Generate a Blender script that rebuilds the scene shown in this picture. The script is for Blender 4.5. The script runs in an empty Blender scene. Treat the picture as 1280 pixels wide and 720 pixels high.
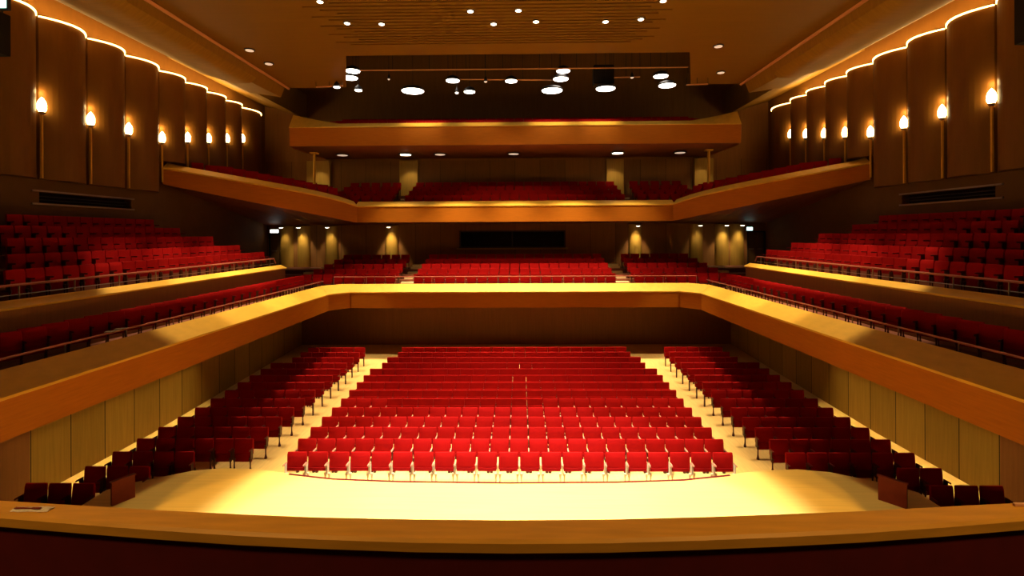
import bpy, bmesh, math, random
from math import pi, sin, cos, radians as R
from mathutils import Vector, Matrix
random.seed(7)
sc = bpy.context.scene
C = sc.collection
F = 650.0                      # focal length in pixels of the 1280 wide frame
EYE = 6.5                      # eye height above the stalls floor (z = 0)
YAW, ROLL, CX = 0.016, 0.005, 0.33
HOR = 292.0

# ------------------------------------------------------------------ camera
cam = bpy.data.cameras.new('camera'); cam.sensor_width = 36; cam.lens = 36*F/1280
cam.shift_y = -(360-HOR)/1280; cam.clip_end = 200; cam.clip_start = .05
co = bpy.data.objects.new('camera', cam); C.objects.link(co)
RM = Matrix.Rotation(YAW, 4, 'Z') @ Matrix.Rotation(pi/2, 4, 'X') @ Matrix.Rotation(-ROLL, 4, 'Z')
co.matrix_world = Matrix.Translation((CX, 0, EYE)) @ RM
sc.camera = co
M3 = RM.to_3x3()
def at(px, py, Y):
    """world point at distance Y down the hall that the photograph shows at px, py"""
    d = M3 @ Vector(((px-640)/F, (HOR-py)/F, -1.0))
    t = Y/d.y
    return Vector((CX, 0, EYE)) + d*t
def atz(px, py, z):
    d = M3 @ Vector(((px-640)/F, (HOR-py)/F, -1.0))
    t = (z-EYE)/d.z
    return Vector((CX, 0, EYE)) + d*t
MI = M3.transposed()
def proj(p):
    v = MI @ (Vector(p) - Vector((CX, 0, EYE)))
    if v.z > -.3: return None
    return 640+F*v.x/-v.z, HOR-F*v.y/-v.z, -v.z

# ------------------------------------------------------------------ materials
def lin(c):
    return tuple((x/12.92 if x <= .04045 else ((x+.055)/1.055)**2.4) for x in c)
def mat(name, col, rough=.6, metal=0, noise=0, scale=(1, 1, 1), nscale=6, col2=None, bump=0, emit=None, estr=0, spec=.2, sheen=0):
    m = bpy.data.materials.new(name); m.use_nodes = True
    nt = m.node_tree; b = nt.nodes['Principled BSDF']
    b.inputs['Roughness'].default_value = rough; b.inputs['Metallic'].default_value = metal
    b.inputs['Specular IOR Level'].default_value = spec
    b.inputs['Base Color'].default_value = (*col, 1)
    if sheen: b.inputs['Sheen Weight'].default_value = sheen
    if noise or bump:
        tc = nt.nodes.new('ShaderNodeTexCoord'); mp = nt.nodes.new('ShaderNodeMapping')
        mp.inputs['Scale'].default_value = scale
        nz = nt.nodes.new('ShaderNodeTexNoise'); nz.inputs['Scale'].default_value = nscale; nz.inputs['Detail'].default_value = 4
        nt.links.new(tc.outputs['Object'], mp.inputs[0]); nt.links.new(mp.outputs[0], nz.inputs['Vector'])
        if noise:
            cr = nt.nodes.new('ShaderNodeValToRGB')
            c2 = col2 or tuple(x*(1-noise) for x in col)
            cr.color_ramp.elements[0].color = (*c2, 1); cr.color_ramp.elements[1].color = (*col, 1)
            cr.color_ramp.elements[0].position = .3; cr.color_ramp.elements[1].position = .7
            nt.links.new(nz.outputs[0], cr.inputs[0]); nt.links.new(cr.outputs[0], b.inputs['Base Color'])
        if bump:
            bp = nt.nodes.new('ShaderNodeBump'); bp.inputs['Strength'].default_value = bump; bp.inputs['Distance'].default_value = .02
            nt.links.new(nz.outputs[0], bp.inputs['Height']); nt.links.new(bp.outputs[0], b.inputs['Normal'])
    if emit:
        b.inputs['Emission Color'].default_value = (*emit, 1); b.inputs['Emission Strength'].default_value = estr
    return m
M = {}
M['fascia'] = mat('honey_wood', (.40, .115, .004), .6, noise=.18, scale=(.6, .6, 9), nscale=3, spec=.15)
M['coping'] = mat('lit_pale_wood', (.74, .40, .05), .5, noise=.12, scale=(1, .5, 1), nscale=5, spec=.2)  # fascia wood made paler, as if lit from above; also for pale posts
M['rail'] = mat('rail_wood', (.70, .30, .04), .45, noise=.2, scale=(1, 8, 8), nscale=3)
M['stage'] = mat('stage_boards', (.80, .52, .14), .5, noise=.12, scale=(.25, 9, 1), nscale=2)
M['stage_edge'] = mat('stage_edge', (.30, .10, .03), .5)
M['floor'] = mat('stalls_boards', (.78, .50, .17), .5, noise=.15, scale=(6, .5, 1), nscale=3)
M['panel'] = mat('olive_wood_panel', (.42, .24, .04), .5, noise=.2, scale=(8, 8, .4), nscale=2)
M['panel_dark'] = mat('red_brown_wood_panel', (.26, .10, .03), .5, noise=.15, scale=(8, 8, .4), nscale=2)
M['wall'] = mat('brown_plaster', (.13, .06, .018), .8, noise=.12, nscale=2)
M['wall_back'] = mat('back_wall_timber', (.28, .12, .03), .7, noise=.15, scale=(6, 6, .4), nscale=2)
M['rib'] = mat('curved_timber_panel', (.17, .068, .008), .6, noise=.12, scale=(2, 2, .5), nscale=2)
M['soffit'] = mat('soffit_timber', (.30, .15, .018), .6, noise=.18, scale=(.3, 5, 1), nscale=2)
M['under'] = mat('balcony_underside', (.20, .06, .03), .6, noise=.1)
M['ceiling'] = mat('ceiling_timber', (.20, .092, .008), .6, noise=.08, scale=(.3, 4, 1), nscale=2)
M['edge'] = mat('edge_trim_copper', (.75, .35, .2), .4)
M['dark'] = mat('dark_void_black', (.012, .008, .008), .8)
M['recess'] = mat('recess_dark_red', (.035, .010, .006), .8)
M['velvet'] = mat('red_velvet', (.33, .003, .003), .75, noise=.12, nscale=5, spec=.08)
M['velvet2'] = mat('red_velvet_cushion', (.22, .002, .002), .8, noise=.12, nscale=5, spec=.08)
M['arm'] = mat('dark_red_arm', (.12, .004, .004), .6)
M['arm_pale'] = mat('lit_pale_arm', (.60, .25, .16), .35)  # pinkish pale colour stands in for light catching the armrest edges
M['foot_dark'] = mat('shaded_seat_leg', (.07, .02, .012), .4)  # shaded copy of the legs: shade put into the colour
M['foot'] = mat('lit_cream_pedestal', (.62, .5, .32), .4)  # lit copy of the legs, for the brightly lit front row
M['steel'] = mat('brushed_steel', (.34, .27, .22), .4, metal=.7)
M['railpaint'] = mat('rail_copper', (.36, .10, .07), .4, metal=.3)
M['iron'] = mat('black_iron', (.03, .028, .03), .5, metal=.3)
M['maroon'] = mat('maroon_panel', (.10, .004, .004), .85, noise=.2)
M['modesty'] = mat('red_brown_board', (.24, .03, .012), .5, noise=.15)
M['white_glow'] = mat('lamp_white', (1, 1, 1), emit=(1, .9, .75), estr=9)
M['dot_glow'] = mat('downlight_lens', (1, 1, 1), emit=(1, .85, .6), estr=7)
M['dim_glow'] = mat('dim_downlight_lens', (1, 1, 1), emit=(1, .7, .5), estr=.6)
M['sconce_glow'] = mat('sconce_glass', (1, 1, 1), emit=(1, .72, .28), estr=22)
M['strip_glow'] = mat('cove_strip', (1, 1, 1), emit=(1, .60, .16), estr=13)
M['sign_white'] = mat('sign_white_face', (1, 1, 1), emit=(1, .97, .9), estr=4)
M['sign_cyan'] = mat('sign_cyan_face', (1, 1, 1), emit=(.6, 1, .9), estr=4)
M['screen'] = mat('screen_teal', (1, 1, 1), emit=(.45, 1, .8), estr=2.2)
M['glass'] = mat('dark_glass', (.004, .004, .006), .15)
M['paper'] = mat('paper', (.8, .6, .5), .7, noise=.25, nscale=60)
M['paper_white'] = mat('white_paper', (.85, .8, .72), .7)
M['tread'] = mat('step_nosing', (.85, .65, .35), .5)

# wall panel joints as a procedural pattern: narrow dark grooves across Y
def grooved(name, base, pitch, axis=1, width=.025):
    m = base.copy(); m.name = name; nt = m.node_tree; b = nt.nodes['Principled BSDF']
    tc = nt.nodes.new('ShaderNodeTexCoord'); sp = nt.nodes.new('ShaderNodeSeparateXYZ')
    nt.links.new(tc.outputs['Object'], sp.inputs[0])
    d = nt.nodes.new('ShaderNodeMath'); d.operation = 'DIVIDE'; d.inputs[1].default_value = pitch
    nt.links.new(sp.outputs[axis], d.inputs[0])
    f = nt.nodes.new('ShaderNodeMath'); f.operation = 'FRACT'; nt.links.new(d.outputs[0], f.inputs[0])
    l = nt.nodes.new('ShaderNodeMath'); l.operation = 'LESS_THAN'; l.inputs[1].default_value = width
    nt.links.new(f.outputs[0], l.inputs[0])
    fl = nt.nodes.new('ShaderNodeMath'); fl.operation = 'FLOOR'; nt.links.new(d.outputs[0], fl.inputs[0])
    wn = nt.nodes.new('ShaderNodeTexWhiteNoise'); wn.noise_dimensions = '1D'; nt.links.new(fl.outputs[0], wn.inputs['W'])
    mr = nt.nodes.new('ShaderNodeMapRange'); mr.inputs['To Min'].default_value = .82; mr.inputs['To Max'].default_value = 1.1
    nt.links.new(wn.outputs['Value'], mr.inputs['Value'])
    src = b.inputs['Base Color'].links[0].from_socket
    vm = nt.nodes.new('ShaderNodeVectorMath'); vm.operation = 'SCALE'
    nt.links.new(src, vm.inputs[0]); nt.links.new(mr.outputs[0], vm.inputs['Scale'])
    mx = nt.nodes.new('ShaderNodeMix'); mx.data_type = 'RGBA'
    nt.links.new(l.outputs[0], mx.inputs['Factor']); nt.links.new(vm.outputs[0], mx.inputs['A'])
    mx.inputs['B'].default_value = (.03, .015, .006, 1)
    nt.links.new(mx.outputs['Result'], b.inputs['Base Color'])
    return m
M['panel_g'] = grooved('olive_wood_panelling', M['panel'], 1.15)
M['wall_g'] = grooved('back_wall_panelling', M['wall_back'], 1.6, 0, .012)
M['velvet_row'] = M['velvet']

# ------------------------------------------------------------------ mesh helpers
class MB:
    def __init__(s): s.v = []; s.f = []; s.mi = []; s.mats = []
    def m(s, mt):
        if mt not in s.mats: s.mats.append(mt)
        return s.mats.index(mt)
    def add(s, vs, fs, mt=None):
        o = len(s.v); s.v += [tuple(v) for v in vs]; k = s.m(mt)
        for f in fs: s.f.append([o+i for i in f]); s.mi.append(k)
    def box(s, x0, x1, y0, y1, z0, z1, mt=None, T=None):
        vs = [Vector((x, y, z)) for z in (z0, z1) for y in (y0, y1) for x in (x0, x1)]
        if T: vs = [T @ v for v in vs]
        s.add(vs, [(0, 2, 3, 1), (4, 5, 7, 6), (0, 1, 5, 4), (2, 6, 7, 3), (0, 4, 6, 2), (1, 3, 7, 5)], mt)
    def quad(s, a, b, c, d, mt=None): s.add([a, b, c, d], [(0, 1, 2, 3)], mt)
    def sweep(s, rings, mt=None, closed=True, cap=True):
        """rings: list of equal length lists of points"""
        n = len(rings[0]); vs = [p for r in rings for p in r]; fs = []
        for i in range(len(rings)-1):
            for j in range(n if closed else n-1):
                k = (j+1) % n
                fs.append((i*n+j, i*n+k, (i+1)*n+k, (i+1)*n+j))
        if cap and closed:
            fs.append(tuple(range(n-1, -1, -1))); fs.append(tuple((len(rings)-1)*n+j for j in range(n)))
        s.add(vs, fs, mt)
    def tube(s, pts, r, n=8, mt=None):
        rings = []
        pts = [Vector(p) for p in pts]
        for i, p in enumerate(pts):
            d = (pts[min(i+1, len(pts)-1)] - pts[max(i-1, 0)]).normalized()
            a = d.cross(Vector((0, 0, 1)) if abs(d.z) < .9 else Vector((1, 0, 0))).normalized(); b = d.cross(a)
            rr = r[i] if isinstance(r, (list, tuple)) else r
            rings.append([p + a*rr*cos(2*pi*k/n) + b*rr*sin(2*pi*k/n) for k in range(n)])
        s.sweep(rings, mt)
    def lathe(s, cx, cy, prof, n=16, mt=None, sy=1):
        rings = [[(cx+r*cos(2*pi*k/n), cy+sy*r*sin(2*pi*k/n), z) for k in range(n)] for r, z in prof]
        s.sweep(rings, mt)
    def build(s, name, mt=None, parent=None, smooth=False, bevel=0):
        me = bpy.data.meshes.new(name); me.from_pydata(s.v, [], s.f)
        if mt is not None: me.materials.append(mt)
        else:
            for q in s.mats: me.materials.append(q)
            me.polygons.foreach_set('material_index', s.mi)
        bm = bmesh.new(); bm.from_mesh(me)
        bmesh.ops.recalc_face_normals(bm, faces=bm.faces)
        if bevel: bmesh.ops.bevel(bm, geom=bm.edges[:], offset=bevel, segments=2, profile=.6, affect='EDGES')
        bm.to_mesh(me); bm.free()
        if smooth:
            me.shade_smooth(); me.set_sharp_from_angle(angle=R(38))
        o = bpy.data.objects.new(name, me); C.objects.link(o)
        if parent: o.parent = parent
        if smooth and not bevel:
            pass
        return o
def tag(o, label, cat, group=None, kind=None):
    o['label'] = label; o['category'] = cat
    if group: o['group'] = group
    if kind: o['kind'] = kind
    return o
def struct(o, label=None):
    o['kind'] = 'structure'
    if label: o['label'] = label
    return o
def empty(name, loc=(0, 0, 0), rz=0):
    o = bpy.data.objects.new(name, None); C.objects.link(o); o.location = loc; o.rotation_euler = (0, 0, rz)
    o.empty_display_size = .1
    return o
ONES = ['', 'first', 'second', 'third', 'fourth', 'fifth', 'sixth', 'seventh', 'eighth', 'ninth', 'tenth', 'eleventh', 'twelfth',
        'thirteenth', 'fourteenth', 'fifteenth', 'sixteenth', 'seventeenth', 'eighteenth', 'nineteenth', 'twentieth']
def nth(n):
    if n <= 20: return ONES[n]
    if n < 30: return 'twenty-'+ONES[n-20]
    if n == 30: return 'thirtieth'
    return 'thirty-'+ONES[n-30]
def side(s): return 'left' if s < 0 else 'right'

# ------------------------------------------------------------------ hall shell
XW = 11.8         # stalls side wall
XT = 16.0         # upper side wall
YB = 33.3         # back wall
ZC = 14.2         # ceiling
def zfloor(Y):
    return 0 if Y < 17 else .035*(Y-17)
b = MB()
ys = [-3, 17, 20, 23, 26, 28.6]
b.sweep([[(-XW-.3, y, zfloor(y)), (XW+.3, y, zfloor(y)), (XW+.3, y, -.3), (-XW-.3, y, -.3)] for y in ys])
struct(b.build('floor', M['floor']), 'pale wooden floor of the stalls')
for s in (-1, 1):
    b = MB()
    b.box(*sorted((s*XW, s*(XW+.3))), 12.6, 28.9, -.3, 2.77)
    struct(b.build('wall_'+side(s), M['panel_g']), f'olive wooden panelled wall under the {side(s)} balcony')
    b = MB()
    b.box(*sorted((s*(XW-.04), s*(XW+.3))), -3, 12.6, -.3, 2.77)
    struct(b.build('wall_'+side(s)+'_front', M['panel_dark']), f'darker wall beside the stage, {side(s)} side')
    # upper side wall with vent slot cut out (slot built as a hole between boxes)
    b = MB()
    x0, x1 = sorted((s*XT, s*(XT+.4)))
    yv0, yv1 = 17.4, 21.6
    zv0, zv1 = 7.62, 8.0
    b.box(x0, x1, -3, yv0, 3.6, 8.6); b.box(x0, x1, yv1, YB+.4, 3.6, 8.6)
    b.box(x0, x1, yv0, yv1, 3.6, zv0); b.box(x0, x1, yv0, yv1, zv1, 8.6)
    struct(b.build('wall_'+side(s)+'_upper', M['wall']), f'plain brown wall above the {side(s)} raised seats')
    b = MB()
    b.box(*sorted((s*(XT+.12), s*(XT+.4))), -3, YB+.4, 8.6, 18)
    struct(b.build('wall_'+side(s)+'_top', M['rib']), f'wall behind the curved panels, {side(s)} side')
    # vent
    v = empty('wall_vent', (s*XT, (yv0+yv1)/2, (zv0+zv1)/2))
    tag(v, f'long dark vent slot in the brown wall above the {side(s)} raised seats', 'vent')
    b = MB(); b.box(*sorted((s*.3, s*.34)), -(yv1-yv0)/2, (yv1-yv0)/2, -.19, .19); b.build('vent_back', M['dark'], v)
    for zz in (.22, -.22):
        b = MB(); b.box(*sorted((-s*.05, s*.02)), -(yv1-yv0)/2-.3, (yv1-yv0)/2+.1, zz-.03, zz+.03); b.build('vent_frame', M['steel'], v)
    for q in (-.06, .06):
        b = MB(); b.box(*sorted((s*.1, s*.2)), -(yv1-yv0)/2, (yv1-yv0)/2, q-.012, q+.012); b.build('louvre', M['iron'], v)
# back walls
b = MB(); b.box(-XW, XW, 28.6, 28.9, -.3, 2.77)
struct(b.build('wall_back_lower', M['panel_dark']), 'dark wall at the rear of the stalls')
b = MB()
DX = [(-15.9, -14.75), (14.75, 15.9)]        # door openings
WX0, WX1 = at(575, 300, YB).x, at(706, 300, YB).x
zw0, zw1 = at(640, 309, YB).z, at(640, 289, YB).z
zd0, zd1 = 4.5, 6.55
b.box(-XT-.4, XT+.4, YB, YB+.3, 2.9, zd0)
xs = [(-XT-.4, DX[0][0]), (DX[0][1], WX0), (WX1, DX[1][0]), (DX[1][1], XT+.4)]
for a_, c_ in xs: b.box(a_, c_, YB, YB+.3, zd0, 7.1)
for a_, c_ in DX: b.box(a_, c_, YB, YB+.3, zd1, 7.1)
b.box(WX0, WX1, YB, YB+.3, zd0, zw0); b.box(WX0, WX1, YB, YB+.3, zw1, 7.1)
struct(b.build('wall_back', M['wall_g']), 'brown panelled rear wall behind the first balcony')
b = MB(); b.box(-XT-.4, XT+.4, YB, YB+.3, 7.1, 11.2)
struct(b.build('wall_back_middle', M['wall_g']), 'brown panelled rear wall behind the second balcony')
b = MB(); b.box(-XT-.4, XT+.4, YB, YB+.3, 11.2, 18.0)
struct(b.build('wall_back_upper', M['wall_back']), 'brown rear wall behind the top balcony')
# window
w = empty('window_1', ((WX0+WX1)/2, YB, (zw0+zw1)/2)); struct(w, 'wide black control room window')
hw, hh = (WX1-WX0)/2, (zw1-zw0)/2
b = MB(); b.box(-hw, hw, .12, .14, -hh, hh); b.build('pane', M['glass'], w)
b = MB()
for q in (-hh, hh): b.box(-hw-.05, hw+.05, -.04, .12, q-.04, q+.04)
for q in (-hw, 0, hw): b.box(q-.04, q+.04, -.02, .12, -hh, hh)
b.build('window_frame', M['iron'], w)
b = MB(); b.box(-hw-.2, hw+.2, -.22, 0, -hh-.14, -hh-.04); b.build('window_sill', M['panel'], w)
# doors and signs
for i, (a_, c_) in enumerate(DX):
    d = empty(f'door_{i+1}', ((a_+c_)/2, YB, zd0)); struct(d, 'dark exit door in the rear corner, '+('left' if i == 0 else 'right'))
    hw = (c_-a_)/2
    for q in (-1, 1):
        b = MB(); b.box(*sorted((q*.01, q*(hw-.05))), .15, .2, 0, zd1-zd0-.02); l = b.build('door_leaf', M['wall'], d)
        b = MB(); b.tube([(q*.1, .1, .95), (q*.42, .1, .95)], .018); b.build('door_handle', M['steel'], l)
    b = MB()
    for q in (-hw, hw-.05): b.box(q, q+.05, -.02, .25, 0, zd1-zd0)
    b.box(-hw, hw, -.02, .25, zd1-zd0-.04, zd1-zd0+.04); b.build('door_frame', M['iron'], d)
for (px, py, mt, sd, w_) in ((343, 289, 'sign_white', 'left', .26), (937, 286, 'sign_cyan', 'right', .18)):
    p = at(px, py, YB-.35)
    e = empty('exit_sign', p)
    tag(e, f'small glowing {"white" if sd == "left" else "bluish"} sign above the dark {sd} rear door', 'sign')
    b = MB(); b.box(-w_-.03, w_+.03, 0, .1, -.13, .13); b.build('housing', M['iron'], e, bevel=.01)
    b = MB(); b.box(-w_, w_, -.02, 0, -.1, .1); b.build('sign_face', M[mt], e)
    b = MB(); b.box(-.03, .03, .1, .35, -.03, .03); b.build('bracket', M['iron'], e)

# ------------------------------------------------------------------ ceiling
b = MB()
b.box(-XW, XW, -3, 22.3, ZC, ZC+.3)
for (xa, xb, xo) in ((-7.15, -8.75, -XW), (7.6, 9.2, XW)):
    b.sweep([[(xa, 22.3, z), (xb, 27.1, z), (xo, 27.1, z), (xo, 22.3, z)] for z in (ZC, ZC+.3)])
y = 14.2
k = 0
while y < 21.0:                                 # fine raised slats of the acoustic field
    b.box(-7.0+.5*(k % 3), 5.6-.4*((k+1) % 3), y, y+.05, ZC-.035, ZC); y += .27; k += 1
struct(b.build('ceiling', M['ceiling']), 'brown timber ceiling with slatted centre')
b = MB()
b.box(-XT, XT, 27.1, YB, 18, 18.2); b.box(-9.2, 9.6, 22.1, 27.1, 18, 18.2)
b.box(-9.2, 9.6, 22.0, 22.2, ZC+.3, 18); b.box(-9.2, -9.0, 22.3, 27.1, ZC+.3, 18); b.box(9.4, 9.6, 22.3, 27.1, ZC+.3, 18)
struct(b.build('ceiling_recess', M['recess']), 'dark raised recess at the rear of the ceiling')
for s in (-1, 1):
    # sloping soffit between ceiling edge and curved panels
    b = MB()
    def prof(y, xi, zi):
        return [(s*xi, y, ZC+.3), (s*(xi+.12), y, zi+.45), (s*(xi+.4), y, zi+.22), (s*(xi+1.0), y, zi+.2), (s*(xi+1.8), y, 13.75), (s*(xi+2.6), y, 14.0), (s*15.2, y, 14.4), (s*16.1, y, 14.9), (s*16.1, y, 15.5), (s*xi, y, 15.5)]
    b.sweep([prof(y, XW, 13.35) for y in (-3, 10, 24)])
    struct(b.build('ceiling_'+side(s), M['soffit'], smooth=True), f'sloping timber soffit along the {side(s)} side')
    b = MB()
    b.sweep([[(s*11.85, y, ZC+.3), (s*12.15, y, 13.6+.1*(y-24)/3), (s*13.8, y, 13.95), (s*15.0, y, 14.5), (s*16.1, y, 14.8), (s*16.1, y, 15.5), (s*11.85, y, 15.5)] for y in (24, 27)])
    b.sweep([[(s*13.4, y, 13.9), (s*15.0, y, 14.5), (s*16.1, y, 14.8), (s*16.1, y, 15.5), (s*13.4, y, 15.5)] for y in (27, YB)])
    struct(b.build('ceiling_'+side(s)+'_rear', M['soffit']), f'stepped rear end of the {side(s)} soffit')
    b = MB(); b.tube([(s*(XW-.02), y, ZC-.03) for y in (-3, 10, 20, 27.1)], .07, 6)
    struct(b.build('trim_'+('1' if s < 0 else '2'), M['edge']), f'copper coloured edge line of the ceiling, {side(s)} side')

# ceiling downlights
DL = [(400, 1), (434, 28), (477, 29), (588, 13), (617, 29), (648, 12), (670, 26), (757, 26), (801, 23), (829, 0)]
DLN = ['at the top edge of the picture', 'left one of a close pair', 'right one of the close left pair', 'left of the upper middle two', 'left of the lower middle two',
       'right of the upper middle two', 'right of the lower middle two', 'left one of the right pair', 'right one of the right pair', 'at the very top right of the slats']
def downlight(p, r, glow, label, grp):
    e = empty('downlight', p); tag(e, label, 'ceiling light', grp)
    b = MB(); b.lathe(0, 0, [(r*1.35, 0), (r*1.35, -.03), (r*1.05, -.04), (r*1.05, 0)], 16); b.build('trim_ring', M['iron'], e)
    b = MB(); b.lathe(0, 0, [(r, -.005), (r, -.05), (r*.5, -.075), (.001, -.08)], 16); b.build('lens', M[glow], e, smooth=True)
    return e
for i, (px, py) in enumerate(DL):
    p = atz(px, py, ZC); downlight((p.x, p.y, ZC), .10, 'dot_glow', 'small round downlight shining in the slatted ceiling, '+DLN[i], 'downlights in the slatted ceiling')
for (px, py, lb) in ((312, 62, 'nearer one above the left soffit edge'), (336, 79, 'farther one above the left soffit edge'), (898, 57, 'nearer one beside the right end of the recess'), (901, 90, 'farther one beside the right end of the recess')):
    p = atz(px, py, ZC); downlight((p.x, p.y, ZC), .16, 'dim_glow', 'faint downlight in the plain ceiling margin, '+lb, 'faint ceiling downlights')

# ------------------------------------------------------------------ curved wall panels, lamps and coves
GY = [13.7, 15.4, 17.3, 19.3, 21.2, 23.2, 25.0, 26.7, 28.4, 30.0, 32.4]
LZ = {17.3: 10.85, 19.3: 10.82, 21.2: 10.83, 23.2: 10.85, 25.0: 11.18, 26.7: 11.46, 28.4: 11.76, 30.0: 12.05}
ZR = 13.9
def arc(y0, y1, off=0, n=14):
    """bowed plan curve of a panel: a quick bulge then a long fall, in distance from the wall"""
    out = []
    g = .10
    for i in range(n+1):
        t = i/n
        d = .46*(1-(2*t-1)**2)
        out.append((y0+g/2+(y1-y0-g)*t, d+.05+off))
    return out
for s in (-1, 1):
    npan = len(GY)-1
    for i in range(npan):
        y0, y1 = GY[i], GY[i+1]
        A = arc(y0, y1)
        z0 = 8.42 if y1 <= 24 else (9.88 if y0 < 24 else 9.42)
        b = MB()
        fr = [(s*(XT-d), y) for y, d in A]
        n = len(fr)
        rings = []
        loop = fr + [(s*(XT+.1), A[-1][0]), (s*(XT+.1), A[0][0])]
        b.sweep([[(x, y, z) for x, y in loop] for z in (z0, ZR)])
        o = b.build('wall_panel', M['rib'])
        tag(o, f'tall bowed brown timber wall panel, {nth(npan-i)} from the rear on the {side(s)} wall', 'wall panel', f'bowed timber panels on the {side(s)} wall')
    # cove strips: one continuous scalloped light line above the panels
    e = empty('cove_light', (s*XT, 22, ZR)); tag(e, f'scalloped glowing light line along the tops of the {side(s)} wall panels', 'cove light')
    for i in range(1, npan):
        A = arc(GY[i], GY[i+1], .0)
        b = MB(); rings = []
        for y, d in A:
            x = s*(-d+.01)
            rings.append([(x, y-22, .02), (x-s*.05, y-22, .02), (x-s*.05, y-22, .06), (x, y-22, .06)])
        b.sweep(rings); b.build('light_strip', M['strip_glow'], e)
    # lamps in the joints
    lams = sorted(LZ)
    for j, y in enumerate(lams):
        z = LZ[y]; x = s*(XT-.2)
        e = empty('wall_lamp', (x, y, z))
        tag(e, f'glowing torch-like wall lamp between panels, {nth(len(lams)-j)} from the rear on the {side(s)} wall', 'wall lamp', f'wall lamps on the {side(s)} wall')
        b = MB(); b.lathe(0, 0, [(.001, -.17), (.09, -.16), (.13, -.06), (.13, .10), (.10, .20), (.04, .30), (.001, .34)], 14)
        b.build('lamp_glass', M['sconce_glow'], e, smooth=True)
        b = MB(); b.lathe(0, 0, [(.04, -.26), (.10, -.2), (.11, -.165), (.001, -.16)], 12); b.build('lamp_cup', M['steel'], e)
        zb = (8.45 if y < 23 else 8.9)-z
        b = MB(); b.box(-.03, .03, -.04, .02, zb, -.24); b.build('mounting_strip', M['coping'], e)
        L = bpy.data.lights.new('lamp', 'POINT'); L.energy = 12; L.color = (1, .66, .25); L.shadow_soft_size = .1
        lo = bpy.data.objects.new('lamp_light', L); C.objects.link(lo); lo.location = (x+s*.02, y, z+.5)

# ------------------------------------------------------------------ lower balcony (first tier, U shape)
YC = 26.0; XF = 9.0
def u_path(off_out, z, ystart=-2.0, r=.55):
    """U path seen from above: the left side, the rear and the right side; off_out pushes away from the hall centre"""
    x = XF+off_out; yb = YC+off_out
    ch = .75                                    # chamfered corner
    return [(-x, ystart, z), (-x, yb-ch*1.2, z), (-x+ch, yb, z), (x-ch, yb, z), (x, yb-ch*1.2, z), (x, ystart, z)]
bal = empty('balcony', (0, YC, 2.78))
tag(bal, 'lowest honey-coloured wooden balcony wrapping three sides above the stalls', 'balcony')
def loc(path, o): return [Vector(p)-o for p in path]
O1 = Vector((0, YC, 2.78))
def strip(name, pa, pb, mt, parent, o, thick=(0, 0, 0)):
    b = MB()
    for i in range(len(pa)-1): b.quad(pa[i]-o, pa[i+1]-o, pb[i+1]-o, pb[i]-o)
    return b.build(name, mt, parent)
def solid_u(name, prof, mt, parent, o):
    """prof: list of (off_out, z) closed profile swept round the U"""
    rings = []
    paths = [u_path(a_, z_) for a_, z_ in prof]
    for i in range(6): rings.append([Vector(p[i])-o for p in paths])
    b = MB(); b.sweep(rings); return b.build(name, mt, parent)
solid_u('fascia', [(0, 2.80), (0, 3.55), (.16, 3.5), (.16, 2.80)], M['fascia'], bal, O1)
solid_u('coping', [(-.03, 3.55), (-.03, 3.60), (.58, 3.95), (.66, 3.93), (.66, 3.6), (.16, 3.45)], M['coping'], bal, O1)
b = MB()                                        # underside with thickness
for s in (-1, 1): b.box(*sorted((s*9.06, s*(XW+4.4))), -2-YC, YB-YC, 2.78-2.78, 2.95-2.78)
b.box(-9.06, 9.06, YC+.06-YC, YB-YC, 0, .17)
b.build('underside', M['under'], bal)
b = MB()
for s in (-1, 1): b.box(*sorted((s*9.6, s*11.18)), -2-YC, YB-YC, .2, 3.6-2.78)
for s in (-1, 1): b.box(*sorted((s*11.3, s*16)), 25.3-YC, YB-YC, .2, 3.6-2.78)
b.box(-9.6, 9.6, YC+.62-YC, YB-YC, .2, 3.5-2.78)
b.build('deck', M['under'], bal)
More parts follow.
